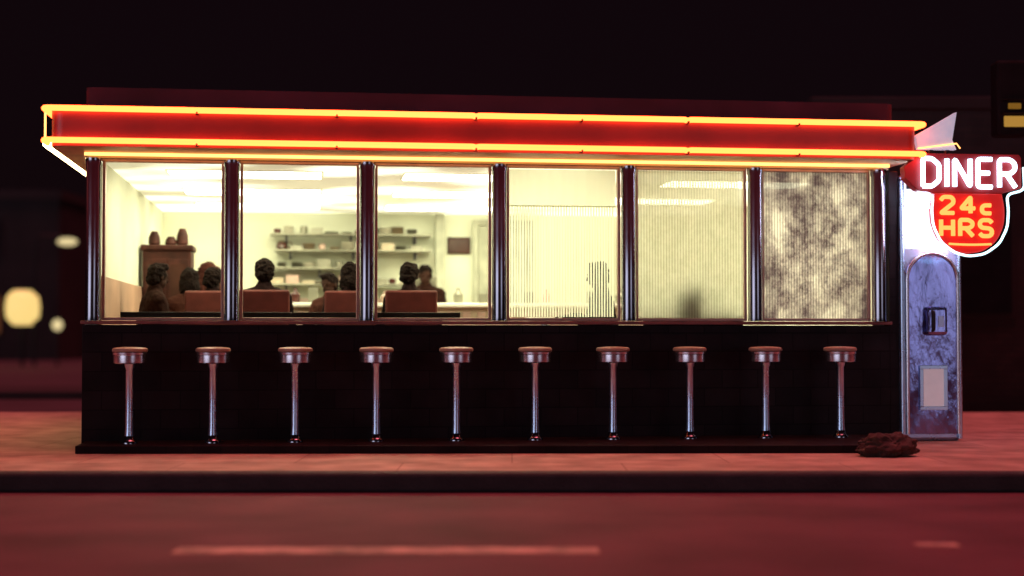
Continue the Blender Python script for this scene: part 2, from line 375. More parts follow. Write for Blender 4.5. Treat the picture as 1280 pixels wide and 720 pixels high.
for i in range(6):
    a, b = PU[i]+0.062, PU[i+1]-0.062
    bm = bmesh.new(); w = 0.022
    box(bm, a, b, 0.015, 0.075, 0.998, 0.998+w); box(bm, a, b, 0.015, 0.075, WT-w, WT)
    box(bm, a, a+w, 0.017, 0.073, 0.998+w, WT-w); box(bm, b-w, b, 0.017, 0.073, 0.998+w, WT-w)
    wf = fin(bm, 'window', M['frame'], D, bevel=0.003)
    gm = M['glass'] if i < 4 else (M['glass5'] if i == 4 else M['glass6'])
    bx('window_glass', gm, wf, a+w-.004, b-w+.004, 0.042, 0.046, 0.998+w-.004, WT-w+.004, bevel=0)
    if i in (3, 4):
        bm = bmesh.new(); pitch = 0.0235 if i > 3 else 0.0225; n = int((b-a-2*w)/pitch)
        zt = 2.22 if i > 3 else 1.93
        for k in range(n):
            x = a+w+pitch*(k+0.5); hw = pitch*(0.32 if i == 3 else .36); tw = 0.003*math.sin(k*1.7)
            nseg = 8
            cols = []
            for j in range(nseg+1):
                z = 1.03+(zt-1.03)*j/nseg; dx = 0.0008*math.sin(j*1.3+k*2.1)
                cols.append((bm.verts.new((x-hw+dx, 0.10+tw, z)), bm.verts.new((x+hw+dx, 0.105-tw, z))))
            for p, q in zip(cols, cols[1:]): bm.faces.new((p[0], p[1], q[1], q[0]))
        box(bm, a+w, b-w, 0.096, 0.114, zt, zt+0.012)
        fin(bm, 'window_blind', M['blind'], wf)
        if i == 3:
            bm = bmesh.new(); nn = 60; p0 = []
            for k in range(nn+1):
                x = a+w+.002+(b-a-2*w-.004)*k/nn; y = .108+.003*math.sin(k*.9)
                p0.append((bm.verts.new((x, y, 1.944)), bm.verts.new((x, y, 2.235))))
            for p, q in zip(p0, p0[1:]): bm.faces.new((p[0], q[0], q[1], p[1]))
            fin(bm, 'window_valance', M['blind'], wf, smooth=True)
for u, v in ((1.2, 1.1), (3.2, 1.1), (1.2, 2.7), (3.2, 2.7), (5.6, 1.4), (1.2, 4.3), (3.2, 4.3), (5.2, 3.2)):
    cl = bx('ceiling_light', M['white'], D, u-0.66, u+0.66, v-0.26, v+0.26, 2.264, 2.2745)
    bx('lamp_diffuser', M['ceillight'], cl, u-0.64, u+0.64, v-0.24, v+0.24, 2.256, 2.2635, bevel=0)
bm = bmesh.new(); box(bm, 3.60, 3.66, 5.20, 5.249, 0.302, 2.15); box(bm, 4.24, 4.30, 5.20, 5.249, 0.302, 2.15); box(bm, 3.60, 4.30, 5.20, 5.249, 2.15, 2.21)
dr = fin(bm, 'back_door', M['greydoor'], D, bevel=0.004)
bx('door_leaf', M['greydoor'], dr, 3.665, 4.235, 5.215, 5.247, 0.31, 2.145)
bm = bmesh.new(); lathe(bm, [(0.02, -0.05), (0.028, -0.03), (0.01, 0)], (3.73, 5.215, 1.25), 14, axis='y'); fin(bm, 'door_handle', M['chrome'], dr, smooth=True)
bx('wall_column', M['greydoor'], D, 3.16, 3.26, 5.12, 5.248, .302, 2.27)
bx('wall_rail', M['frame'], D, .14, 3.15, 5.225, 5.249, 1.252, 1.30)

# ------------------------------------------------------------ vestibule
V = bx('vestibule', M['steel'], D, 6.620, 7.15, 0.0, 1.6, 0.0, 2.18, bevel=0.03)
bx('vestibule_corner', M['tile'], D, 6.537, 6.617, 0.01, 1.6, 0.0, 2.25, bevel=0.004)
def arch(cx, w, z0, ztop, n=14):
    r = w/2; return [(cx-r, z0)] + [(cx - r*math.cos(math.pi*i/n), ztop-r+r*math.sin(math.pi*i/n)) for i in range(n+1)] + [(cx+r, z0)]
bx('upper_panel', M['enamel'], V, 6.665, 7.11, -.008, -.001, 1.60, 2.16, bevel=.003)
bm = bmesh.new(); prism(bm, arch(6.90, 0.42, 0.06, 1.55), -0.016, -0.001); fin(bm, 'door_panel', M['steel2'], V, bevel=0.004)
bm = bmesh.new(); tube(bm, [(x, -0.02, z) for x, z in arch(6.90, 0.44, 0.06, 1.57)], 0.016, 10); fin(bm, 'door_trim', M['chrome'], V, smooth=True)
for x in (6.64, 7.135):
    bm = bmesh.new(); lathe(bm, [(.022, 0), (.022, 2.15)], (x, -.01, .02), 16); fin(bm, 'steel_corner_post', M['coolchrome'], V, smooth=True)
bx('roof_cap', M['steel'], V, 6.62, 7.18, -0.03, 1.62, 2.182, 2.21)
N = thing('notice_frame', W(6.90, -0.018, 0.26), TH, 'small pale paper notice in a metal frame on the steel wall', 'notice')
bm = bmesh.new(); box(bm, -.12, .12, -.02, 0, 0, .03); box(bm, -.12, .12, -.02, 0, .34, .37); box(bm, -.12, -.09, -.02, 0, .03, .34); box(bm, .09, .12, -.02, 0, .03, .34)
fin(bm, 'frame', M['coolchrome'], N, bevel=0.003)
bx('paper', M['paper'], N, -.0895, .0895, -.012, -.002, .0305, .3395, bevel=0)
T = thing('wall_telephone', W(6.92, -0.017, 0.88), TH, 'blue-grey public telephone mounted on the steel wall', 'telephone')
bx('body', M['steel2'], T, -.09, .09, -.07, 0, 0, .24, bevel=0.03)
bm = bmesh.new(); tube(bm, fillet([(-.05, -.07, .04), (-.05, -.10, .05), (-.05, -.10, .19), (-.05, -.07, .20)], .02), .014, 10); fin(bm, 'handset', M['dark'], T, smooth=True)
bx('coin_plate', M['steel'], T, .0, .05, -.076, -.0705, .07, .16, bevel=.002)

# ------------------------------------------------------------ sign
S = thing('diner_sign', W(7.04, -0.40, 2.20), TH, 'glowing neon diner sign with white letters above red rounded badge', 'sign')
bm = bmesh.new()
bar = [(-.53, .04), (-.40, .155), (.45, .155), (.47, .13), (.47, -.12), (.30, -.165), (-.30, -.165), (-.42, -.145), (-.52, -.05)]
prism(bm, bar, 0.0, 0.10); fin(bm, 'sign_panel', M['maroon'], S, bevel=0.006)
bpoly = [(.30, -.168), (.325, -.30), (.315, -.43), (.25, -.56), (.13, -.64), (.0, -.66), (-.12, -.63), (-.22, -.55), (-.28, -.42), (-.29, -.30), (-.275, -.168)]
bm = bmesh.new(); prism(bm, [(p.x, p.z) for p in fillet([(x, 0, z) for x, z in bpoly], .06)], 0.0, 0.09); fin(bm, 'sign_badge', M['badge'], S, bevel=0.005)
bm = bmesh.new()
tube(bm, fillet([(.478, -.02, .05), (.485, -.02, -.135), (.33, -.02, -.175), (.345, -.02, -.30), (.335, -.02, -.44), (.265, -.02, -.575), (.14, -.02, -.66), (.0, -.02, -.68), (-.12, -.02, -.65), (-.235, -.02, -.565), (-.30, -.02, -.43), (-.31, -.02, -.30), (-.295, -.02, -.185), (-.43, -.02, -.165)], .05), .010, 10)
fin(bm, 'neon_outline', M['signout'], S, smooth=True)
bm = bmesh.new()
tube(bm, fillet([(-.47, .13, .03), (-.46, .13, -.09), (-.33, .13, -.12), (-.24, .13, -.30), (-.20, .13, -.5), (.0, .13, -.6), (.2, .13, -.5), (.25, .13, -.1)], .08), .014, 10)
fin(bm, 'added_back_tube', M['signback'], S, smooth=True)  # unseen tube added behind the sign to brighten the vestibule
L = {
 'D': [[(0,0),(0,1),(.36,1),(.64,.78),(.64,.22),(.36,0),(0,0)]], 'I': [[(0,0),(0,1)]],
 'N': [[(0,0),(0,1),(.62,0),(.62,1)]], 'E': [[(.55,1),(0,1),(0,0),(.55,0)], [(0,.5),(.45,.5)]],
 'R': [[(0,0),(0,1),(.42,1),(.62,.86),(.62,.62),(.42,.48),(0,.48)], [(.28,.48),(.64,0)]],
 '2': [[(0,.8),(.12,1),(.48,1),(.6,.85),(.6,.62),(0,.0),(.62,0)]], '4': [[(.46,0),(.46,1),(0,.3),(.66,.3)]],
 'c': [[(.42,.5),(.12,.5),(0,.38),(0,.12),(.12,0),(.42,0)]], 'H': [[(0,0),(0,1)], [(.6,0),(.6,1)], [(0,.5),(.6,.5)]],
 'S': [[(.6,.84),(.48,1),(.12,1),(0,.86),(0,.64),(.12,.52),(.48,.48),(.6,.36),(.6,.14),(.48,0),(.12,0),(0,.16)]]}
def word(s, x0, z0, h, gap, r, m, y=-.03, wsc=1.0):
    x = x0
    for ch in s:
        bm = bmesh.new(); wd = max(p[0] for st in L[ch] for p in st)
        for st in L[ch]:
            tube(bm, fillet([(x+p[0]*h*wsc, y, z0+p[1]*h) for p in st], h*.1, 4), r, 10)
        fin(bm, 'neon_letter', m, S, smooth=True); x += wd*h*wsc + gap
word('DINER', -.385, -.115, .225, .066, .0195, M['signwhite'], wsc=.95)
word('24c', -.235, -.330, .13, .062, .0175, M['signor'], wsc=1.35)
word('HRS', -.235, -.515, .13, .060, .0175, M['signor'], wsc=1.3)
bm = bmesh.new(); tube(bm, [(-.17+.04*k, -.03, -.580-.006*math.sin(k/9*math.pi)) for k in range(10)], .009, 8); fin(bm, 'neon_underline', M['signor'], S, smooth=True)
bm = bmesh.new(); prism(bm, [(-.42, .30), (-.07, .50), (-.11, .27), (-.075, .19), (-.40, .19)], 0.02, 0.08); fin(bm, 'sign_fin', M['fin'], S, bevel=.004)
bm = bmesh.new(); tube(bm, [(-.41, .01, .195), (-.08, .01, .24), (-.05, .01, .20)], .006, 8); fin(bm, 'fin_neon', M['neonhead'], S, smooth=True)
bx('sign_bracket', M['dark'], S, -.36, -.30, .102, .385, -.10, -.05); bx('sign_bracket', M['dark'], S, -.06, .0, .102, .385, -.10, -.05)
bx('fin_support', M['dark'], S, -.30, -.27, .03, .07, .157, .188, bevel=.002); bx('fin_support', M['dark'], S, -.16, -.13, .03, .07, .157, .188, bevel=.002)

# ------------------------------------------------------------ stools
ST0 = thing('bar_stool', W(0.400, -0.32, 0.06), TH, 'round brown vinyl bar stool on a chrome pedestal against black wall', 'bar stool', 'bar stools lined up along the diner front')
bm = bmesh.new(); lathe(bm, [(0.11, 0.694), (0.130, 0.696), (0.134, 0.706), (0.130, 0.719), (0.118, 0.726), (0.06, 0.731), (0.01, 0.732)], seg=32); fin(bm, 'seat', M['stoolvinyl'], ST0, smooth=True)
bm = bmesh.new(); lathe(bm, [(0.05, 0.604), (0.118, 0.606), (0.1235, 0.612), (0.124, 0.63), (0.124, 0.668), (0.129, 0.672), (0.130, 0.690), (0.10, 0.6945)], seg=32); fin(bm, 'seat_rim', M['chrome'], ST0, smooth=True)
bm = bmesh.new(); lathe(bm, [(0.036, 0.045), (0.031, 0.12), (0.0295, 0.30), (0.0295, 0.565), (0.036, 0.580), (0.040, 0.607)], seg=24); fin(bm, 'pedestal', M['coolchrome'], ST0, smooth=True)
bm = bmesh.new(); lathe(bm, [(0.060, 0.001), (0.060, 0.012), (0.054, 0.024), (0.042, 0.034), (0.037, 0.06)], seg=28); fin(bm, 'base', M['pillar'], ST0, smooth=True)
for i in range(1, 10): clone(ST0, W(0.400+0.621*i, -0.32, 0.06), TH+random.uniform(-3, 3))

# ------------------------------------------------------------ people
def remesh(bm, name, m, parent, vox=0.009, it=4, rag=0.0):
    me = bpy.data.meshes.new('tmp'); bm.to_mesh(me); bm.free()
    o = bpy.data.objects.new('tmp', me); COL.objects.link(o)
    r = o.modifiers.new('r', 'REMESH'); r.mode = 'VOXEL'; r.voxel_size = vox; r.use_smooth_shade = True
    s = o.modifiers.new('s', 'SMOOTH'); s.iterations = it; s.factor = 0.5
    dg = bpy.context.evaluated_depsgraph_get(); dg.update()
    nm = bpy.data.meshes.new_from_object(o.evaluated_get(dg)); nm.name = name
    nm.materials.clear(); nm.materials.append(m)
    if rag:
        sd = Vector((random.random()*9, random.random()*9, 0))
        cs = [v.co.copy() for v in nm.vertices]; ns = [v.normal.copy() for v in nm.vertices]
        flat = []
        for c, n in zip(cs, ns): flat.extend(c + n*rag*(mn.noise(c*22+sd)+.8*mn.noise(c*55+sd)+.2))
        nm.vertices.foreach_set('co', flat); nm.update()
    nm.polygons.foreach_set('use_smooth', [True]*len(nm.polygons))
    bpy.data.objects.remove(o)
    n = bpy.data.objects.new(name, nm); COL.objects.link(n); n.parent = parent
    return n
def person(loc, rot, label, head=0.0, lean=0.0, hairstyle=0, shirt='shirt1', sc_=1.0):
    R = Vector
    cx = lean
    def skel(bm, g, arms=True, legs=True, torso=True):
        if torso:
            capsule(bm, (-.06, 0, .10), (.06, 0, .10), .125+g, .125+g)
            capsule(bm, (0, 0, .10), (0, .01+cx*.5, .30), .125+g, .115+g)
            for s in (-1, 1):
                capsule(bm, (s*.05, cx*.5, .28), (s*.075, cx, .43), .10+g, .095+g)
                capsule(bm, (s*.03, cx, .505), (s*.170, cx-.005, .465), .066+g, .060+g)
        if arms:
            for s in (-1, 1):
                capsule(bm, (s*.176, cx, .460), (s*.225, .07+cx, .24), .055+g, .043+g)
                capsule(bm, (s*.225, .07+cx, .24), (s*.15, .30, .315), .042+g, (.028+g))
        if legs:
            for s in (-1, 1):
                capsule(bm, (s*.085, .02, .085), (s*.12, .44, .07), .085+g, .058+g)
                capsule(bm, (s*.12, .44, .07), (s*.12, .42, -.36), .056+g, .038+g)
    bm = bmesh.new(); skel(bm, 0)
    capsule(bm, (0, cx, .50), (0, cx+.02, .60), .064, .056)
    rz = Matrix.Rotation(head, 4, 'Z') @ Matrix.Rotation(-.12, 4, 'X'); hc = R((0, cx+.035, .69))
    def H(p): return hc + (rz @ R(p))
    def hell(p, r): ell(bm, H(p), r, rz)
    hell((0, -.005, .025), (.077, .094, .088)); hell((0, .02, -.045), (.060, .070, .062))
    capsule(bm, H((0, .055, -.075)), H((0, .062, -.085)), .024, .018)
    capsule(bm, H((0, .086, .012)), H((0, .108, -.022)), .008, .013)
    hell((0, .083, -.048), (.024, .010, .007)); hell((0, .078, .024), (.052, .014, .008))
    for s in (-1, 1):
        hell((s*.079, -.005, -.005), (.010, .020, .032)); hell((s*.03, .080, .008), (.012, .010, .008))
        capsule(bm, (s*.15, .30, .315), (s*.135, .365, .312), .027, .024)
        for j, (dx, ln) in enumerate(((-.026, .055), (-.009, .066), (.009, .07), (.026, .06))):
            b0 = R((s*.135+dx, .385, .315)); m0 = b0+R((dx*.25, ln*.55, .004)); e0 = m0+R((0, ln*.5, -.016))
            capsule(bm, b0, m0, .0095, .0085, 8); capsule(bm, m0, e0, .0085, .0075, 8)
        t0 = R((s*.135-s*.022, .335, .312)); t1 = t0+R((-s*.028, .026, 0)); capsule(bm, t0, t1, .011, .0095, 8); capsule(bm, t1, t1+R((-s*.006, .026, -.004)), .0095, .008, 8)
        capsule(bm, (s*.12, .42, -.36), (s*.125, .54, -.425), .036, .028)
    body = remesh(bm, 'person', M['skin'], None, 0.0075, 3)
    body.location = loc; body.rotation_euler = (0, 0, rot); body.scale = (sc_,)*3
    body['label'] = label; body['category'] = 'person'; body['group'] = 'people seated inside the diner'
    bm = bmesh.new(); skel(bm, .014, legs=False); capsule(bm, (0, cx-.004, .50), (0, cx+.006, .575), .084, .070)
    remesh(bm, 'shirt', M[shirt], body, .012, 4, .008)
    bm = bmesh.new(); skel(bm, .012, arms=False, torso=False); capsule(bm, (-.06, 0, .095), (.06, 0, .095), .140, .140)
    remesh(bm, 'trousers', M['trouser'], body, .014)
    for s in (-1, 1):
        bm = bmesh.new(); capsule(bm, (s*.12, .40, -.405), (s*.127, .56, -.43), .044, .034)
        remesh(bm, 'shoe', M['shoe'], body, .012)
    bm = bmesh.new()
    if hairstyle == 0:
        hell((0, -.018, .040), (.086, .094, .088)); hell((0, -.050, -.02), (.076, .060, .066)); hell((.02, .04, .098), (.05, .045, .03))
    elif hairstyle == 1:
        hell((0, -.02, .045), (.092, .098, .092)); hell((0, -.06, -.05), (.088, .06, .10))
        for s in (-1, 1): hell((s*.078, -.01, -.05), (.026, .05, .08))
    else:
        hell((0, -.015, .045), (.085, .094, .088)); hell((0, -.050, -.01), (.075, .055, .06)); hell((0, -.09, .07), (.045, .042, .040))
    remesh(bm, 'hair', M['hair'], body, .007, 2, .014)
    return body
FZ = 0.30; SZ = FZ+0.45
def booth(u, v, rot, w=0.45):
    b = thing('booth_seat', W(u, v, FZ), TH+rot, 'red vinyl diner chair with a square padded back', 'seat', 'red vinyl seats inside the diner')
    h = w/2
    bx('seat', M['redvinyl'], b, -h, h, -.18, .28, .36, .448, bevel=.02)
    bx('seat_base', M['dark'], b, -h+.04, h-.04, -.14, .24, 0.002, .358, bevel=.005)
    bx('backrest', M['redvinyl'], b, -h, h, -.27, -.19, .36, .97, bevel=.018)
    return b
def stool_in(u, v, zz=0.0):
    b = thing('counter_stool', W(u, v, FZ), TH, 'round counter stool inside the diner', 'bar stool', 'stools inside the diner')
    bm = bmesh.new(); lathe(bm, [(.15, .38+zz), (.17, .40+zz), (.17, .43+zz), (.15, .448+zz), (.02, .449+zz)], seg=24); fin(bm, 'seat', M['redvinyl'], b, smooth=True)
    bm = bmesh.new(); lathe(bm, [(.16, .002), (.15, .02), (.03, .05), (.03, .38+zz)], seg=20); fin(bm, 'pedestal', M['chrome'], b, smooth=True)
for (u, v, rot, hd, ln, hs, sh, s_, seat, lb) in (
    (0.36, 1.30, -1.2, 0.3, .06, 0, 'shirt2', .92, 0, 'seated person in a brown shirt, turned sideways, dark hair'),
    (0.636, 2.40, 0.3, 0.0, .03, 1, 'shirt3', .92, 0, 'seated person in a red-brown sweater with longer hair'),
    (0.89, 1.62, 0.0, -.4, .02, 0, 'shirt1', .90, 'bo', 'seated person in a dark jacket seen from behind'),
    (1.352, 1.30, 0.0, 0.15, .04, 0, 'shirt1', .98, 'bo', 'broad-shouldered seated person in dark jacket seen from behind'),
    (1.96, 2.75, 2.6, 0.0, .03, 0, 'shirt3', .90, 0, 'seated person in a red-brown sweater facing the window'),
    (2.10, 1.50, 0.0, 0.5, .05, 1, 'shirt1', .95, 'bo', 'seated person with longer dark hair looking sideways'),
    (2.622, 1.30, 0.0, -.25, .04, 0, 'shirt1', .95, 'bo', 'seated person in dark jacket seen from behind'),
    (2.973, 4.05, 2.9, 0.2, .03, 0, 'shirt2', .88, 0.16, 'seated person in a brown shirt behind the counter'),
    (4.248, 0.56, 1.2, -.2, .05, 0, 'shirt1', .92, 0, 'seated person in dark jacket seen through a slatted blind')):
    zz = 0 if seat == 'bo' else seat
    person(W(u, v, SZ+zz), TH+rot, lb, hd, ln, hs, sh, s_)
    if seat == 'bo': booth(u, v, rot)
    else: stool_in(u, v, zz)
def table(u0, u1, v0, v1):
    t = thing('diner_table', W((u0+u1)/2, (v0+v1)/2, FZ), TH, 'cream topped diner table on a chrome pedestal', 'table', 'tables inside the diner')
    a = (u1-u0)/2; b = (v1-v0)/2
    bx('table_top', M['white'], t, -a, a, -b, b, .70, .735, bevel=.01)
    bm = bmesh.new(); lathe(bm, [(.2, .002), (.18, .02), (.035, .05), (.035, .70)], seg=20); fin(bm, 'pedestal', M['chrome'], t, smooth=True)
table(0.72, 1.04, 1.92, 2.1); table(1.10, 1.62, 1.54, 2.0); table(1.86, 2.32, 1.74, 2.2); table(2.38, 2.90, 1.54, 2.0); table(3.62, 3.92, 0.70, 1.15)
C = thing('lunch_counter', W(3.6, 3.3, FZ), TH, 'long cream lunch counter with white top inside the diner', 'counter')
bx('counter_front', M['beige'], C, -2.6, 2.5, -.20, .25, .002, .86); bx('counter_top', M['white'], C, -2.65, 2.55, -.28, .3, .862, .905, bevel=.012)
bm = bmesh.new()
for k in range(34): box(bm, -2.58+.15*k, -2.5+.15*k, -.215, -.2015, .05, .82)
fin(bm, 'counter_ribs', M['frame'], C, bevel=.003)
for k, u in enumerate((1.25, 1.42, 1.6, 1.78, 2.2, 2.36, 2.5, 2.7, 3.25, 3.5, 3.7, 3.95, 4.15, 4.6, 4.9)):
    bm = bmesh.new(); hh = random.uniform(.08, .18)
    if k % 2:
        box(bm, -.05, .05, -.035, .035, 0, hh); box(bm, -.04, .04, -.038, -.0355, .02, hh-.02)
        fin(bm, 'napkin_dispenser', M['greymetal'], None, loc=W(u, 3.2+random.uniform(-.1, .2), FZ+.906), rot=TH, bevel=.006, label='metal napkin dispenser on the lunch counter', cat='napkin dispenser', group='things on the lunch counter')
    else:
        lathe(bm, [(.03, 0), (.045, .01), (.05, hh*.7), (.02, hh), (.02, hh+.03)], seg=16)
        fin(bm, 'sugar_jar', random.choice([M['ketchup'], M['frame'], M['greymetal']]), None, loc=W(u, 3.2+random.uniform(-.1, .2), FZ+.906), rot=TH, smooth=True, label='small jar standing on the lunch counter', cat='jar', group='things on the lunch counter')
BC = thing('back_counter', W(2.2, 4.95, FZ), TH, 'grey kitchen back counter with cupboards under the shelves', 'counter')
bx('cupboards', M['greymetal'], BC, -.95, .93, -.18, .16, .002, .86); bx('worktop', M['greymetal'], BC, -1.0, .94, -.22, .165, .862, .90)
for u in (1.45, 2.0, 2.95):
    U = thing('coffee_urn', W(u, 4.85, FZ+.902), TH, 'tall metal coffee urn on the back counter', 'coffee urn', 'coffee urns on the back counter')
    bm = bmesh.new(); lathe(bm, [(.10, 0), (.10, .02), (.085, .03), (.09, .05), (.09, .15), (.06, .175), (.015, .18)], seg=22); fin(bm, 'body', M['greymetal'], U, smooth=True)
    bm = bmesh.new(); tube(bm, [(0, -.085, .07), (0, -.12, .07), (0, -.125, .045)], .010, 8); fin(bm, 'spout', M['dark'], U, smooth=True)
RF = thing('refrigerator', W(2.85, 4.45, FZ), TH, 'grey metal kitchen unit with two doors and a vent', 'refrigerator')
bx('body', M['greymetal'], RF, -.02, .26, -.15, .15, .002, 1.22, bevel=.012)
bx('door', M['greymetal'], RF, 0.0, .24, -.165, -.152, .05, .62); bx('door', M['greymetal'], RF, 0.0, .24, -.165, -.152, .64, 1.18)
bx('handle', M['dark'], RF, .02, .035, -.185, -.166, .7, .95)
CS = thing('coat_stand', W(.74, 3.35, FZ), TH, 'wooden coat stand hung with a dark brown coat', 'coat stand')
bm = bmesh.new(); lathe(bm, [(.16, .002), (.15, .03), (.02, .06), (.018, 1.30), (.03, 1.32)], seg=16)
fin(bm, 'stand', M['wood'], CS, smooth=True)
bm = bmesh.new(); capsule(bm, (.0, -.03, 1.22), (.03, -.05, .65), .09, .16); capsule(bm, (-.05, -.04, 1.22), (-.14, -.05, .85), .06, .06); capsule(bm, (.06, -.04, 1.22), (.17, -.05, .88), .06, .06)
remesh(bm, 'coat', M['coat'], CS, .012, 3, .016)
WC = thing('window_counter', W(1.6, 0.28, FZ), TH, 'narrow black ledge running along inside the windows', 'counter')
bx('counter_top', M['black'], WC, -1.33, 1.36, -.14, .14, .72, .765)
bm = bmesh.new()
for k in (-1.2, 0, 1.2): box(bm, k-.02, k+.02, -.03, .03, .002, .718)
fin(bm, 'counter_legs', M['dark'], WC)
J = thing('wooden_cabinet', W(0.37, 3.1, FZ), TH, 'tall dark red-brown wooden cabinet standing against the wall', 'cabinet')
bx('carcass', M['wood'], J, -.23, .23, -.2, .2, .002, 1.40, bevel=.01); bx('cornice', M['wood'], J, -.25, .25, -.22, .21, 1.402, 1.46, bevel=.015)
for a in (-1, 1):
    dd = bx('cabinet_door', M['wood'], J, min(a*.01, a*.21), max(a*.01, a*.21), -.216, -.2015, .1, 1.32)
    bx('door_glass', M['coffee'], dd, min(a*.04, a*.18), max(a*.04, a*.18), -.220, -.2165, .75, 1.27, bevel=0)
for x, hh in ((-.14, .14), (.02, .09), (.13, .17)):
    bm = bmesh.new(); lathe(bm, [(.04, 0), (.06, .02), (.055, hh*.6), (.03, hh)], seg=14)
    fin(bm, 'vase', M['wood'], None, loc=W(.37+x, 3.1, FZ+1.462), smooth=True, label='dark brown vase standing on the wooden cabinet', cat='vase', group='vases on the cabinet')
# shelves and crockery
for z, a, b in ((2.00, 1.3, 3.1), (1.82, 1.35, 3.1), (1.62, 1.2, 2.5), (1.44, 1.3, 3.1)):
    sh = thing('wall_shelf', W((a+b)/2, 5.10, z), TH, 'long wall shelf holding diner crockery', 'shelf', 'shelves on the back wall')
    h = (b-a)/2
    bx('shelf_board', M['greymetal'], sh, -h, h, -.14, .145, 0, .022)
    bm = bmesh.new()
    for k in (-.8, 0, .8): box(bm, k*h-.012, k*h+.012, -.10, .145, -.08, -.002)
    fin(bm, 'shelf_bracket', M['dark'], sh)
    x = a+.08
    while x < b-.08:
        k = random.random(); bm = bmesh.new(); hh = random.uniform(.025, .10)
        if k < .5:
            pr = []
            nn = max(2, int(hh/.012)); rr = random.uniform(.06, .10)
            for q in range(nn): pr += [(rr*.6, q*.012), (rr, q*.012+.008)]
            lathe(bm, pr, seg=18); nm, mm, lb, ct = 'plate_stack', random.choice([M['white'], M['greymetal'], M['beige']]), 'stack of pale plates on a shelf', 'plates'
        elif k < .72:
            box(bm, -.07, .07, -.08, .08, 0, hh); nm, mm, lb, ct = 'storage_tin', random.choice([M['beige'], M['greymetal'], M['frame']]), 'low storage tin on a shelf', 'tin'
        elif k < .92:
            lathe(bm, [(.03, 0), (.04, .01), (.042, hh), (.03, hh+.012)], seg=16); nm, mm, lb, ct = 'storage_jar', random.choice([M['ketchup'], M['greymetal'], M['frame']]), 'small storage jar on a shelf', 'jar'
        else:
            lathe(bm, [(.05, 0), (.07, .025), (.06, .07), (.04, .09)], seg=16)
            tube(bm, fillet([(.06, 0, .02), (.11, 0, .03), (.11, 0, .08), (.04, 0, .085)], .03), .008, 6)
            nm, mm, lb, ct = 'coffee_pot', random.choice([M['coffee'], M['greymetal']]), 'glass coffee pot on a shelf', 'coffee pot'
        fin(bm, nm, mm, None, loc=W(x, 5.06, z+.023), rot=TH, smooth=ct != 'tin', label=lb, cat=ct, group='crockery on the diner shelves')
        x += random.uniform(.12, .18)
PF = thing('picture_frame', W(3.44, 5.27, 1.82), TH, 'small dark framed picture on the back wall', 'picture')
bx('frame', M['wood'], PF, -.13, .13, -.025, .0, 0, .19); bx('picture', M['coffee'], PF, -.11, .11, -.029, -.0255, .02, .17, bevel=0)
for (u, v, m, hgt) in ((4.86, .15, 'ketchup', .30), (4.93, .155, 'coffee', .25), (4.79, .15, 'wood', .20)):
    bm = bmesh.new(); lathe(bm, [(.03, 0), (.038, .02), (.038, hgt*.55), (.018, hgt*.8), (.016, hgt*.92), (.020, hgt*.93), (.020, hgt)], seg=18)
    fin(bm, 'sauce_bottle', M[m], None, loc=W(u, v, 1.046), rot=TH, smooth=True, label='dark sauce bottle standing on the window ledge', cat='bottle', group='bottles on the window ledge')
WL = thing('window_shelf', W(4.9, .24, 1.0), TH, 'short dark shelf inside the ribbed window', 'shelf')
bx('shelf_board', M['black'], WL, -.45, .45, -.118, .10, .02, .045); bx('shelf_support', M['dark'], WL, -.42, .42, -.10, -.06, -.1, .018)
bm = bmesh.new(); lathe(bm, [(.10, 0), (.16, .02), (.165, .028)], seg=24)
fin(bm, 'serving_tray', M['dark'], None, loc=W(5.12, .30, 1.046), smooth=True, label='round dark tray lying on the window ledge', cat='tray')

# ------------------------------------------------------------ cloth bundle
bm = bmesh.new(); bmesh.ops.create_icosphere(bm, subdivisions=5, radius=1.0)
for v in bm.verts:
    p = v.co.copy(); n = mn.noise(p*1.6+Vector((3, 1, 5)))*.35 + mn.noise(p*4.5)*.20 + abs(mn.noise(p*9))*.12
    p *= 1+n; v.co = Vector((p.x*.20, p.y*.15, max(p.z, -.50)*.11+.055 + .02*max(0, p.x)))
fin(bm, 'cloth_bundle', M['bundle'], None, loc=(2.72, 11.10, 0.0), rot=.1, smooth=True, label='crumpled dark brown cloth bundle lying on the pavement', cat='bundle')

# ------------------------------------------------------------ neighbours & street
NB = thing('neighbour_building', (9.2, 20.0, -.12), 0, 'dark brick building behind the diner with unlit windows', 'building')
bx('brick_wall', M['brickw'], NB, -5.4, 6, -1.2, 8, 0, 3.80, bevel=0)
bx('cornice', M['stucco'], NB, -5.5, 6.1, -1.3, 8.1, 3.802, 3.95, bevel=.01)
for x in (-3.5, -1.3, .9, 3.1):
    wn = bx('window', M['stucco'], NB, x-.55, x+.55, -1.24, -1.203, 1.2, 2.9)
    bx('window_glass', M['darkwin'], wn, x-.47, x+.47, -1.25, -1.2405, 1.28, 2.82, bevel=0)
def bld(x, y, w, d, h, lab, wins):
    b = thing('background_building', (x, y, -.12), 0, lab, 'building', 'buildings across the far street')
    bx('wall', M['stucco'], b, -w/2, w/2, 0, d, 0, h, bevel=0); bx('cornice', M['brickw'], b, -w/2-.1, w/2+.1, -.12, d, h+.002, h+.35, bevel=0)
    for r in range(int(h//3.2)):
        for k in range(int(w//2.2)):
            X = -w/2+1.3+2.2*k; z = 1.0+3.2*r
            wn = bx('window', M['brickw'], b, X-.65, X+.65, -.06, -.002, z, z+1.7, bevel=0)
            bx('window_glass', M['dimwin'] if (k+r*3) % wins == 0 else M['darkwin'], wn, X-.55, X+.55, -.075, -.0605, z+.1, z+1.6, bevel=0)
bld(-25, 62, 13, 8, 6.6, 'dark two storey building across the street', 2)
bld(-11, 66, 13, 8, 4.6, 'low dark building across the street', 3)
bld(-40, 70, 14, 8, 9.8, 'tall dark building across the street', 5)
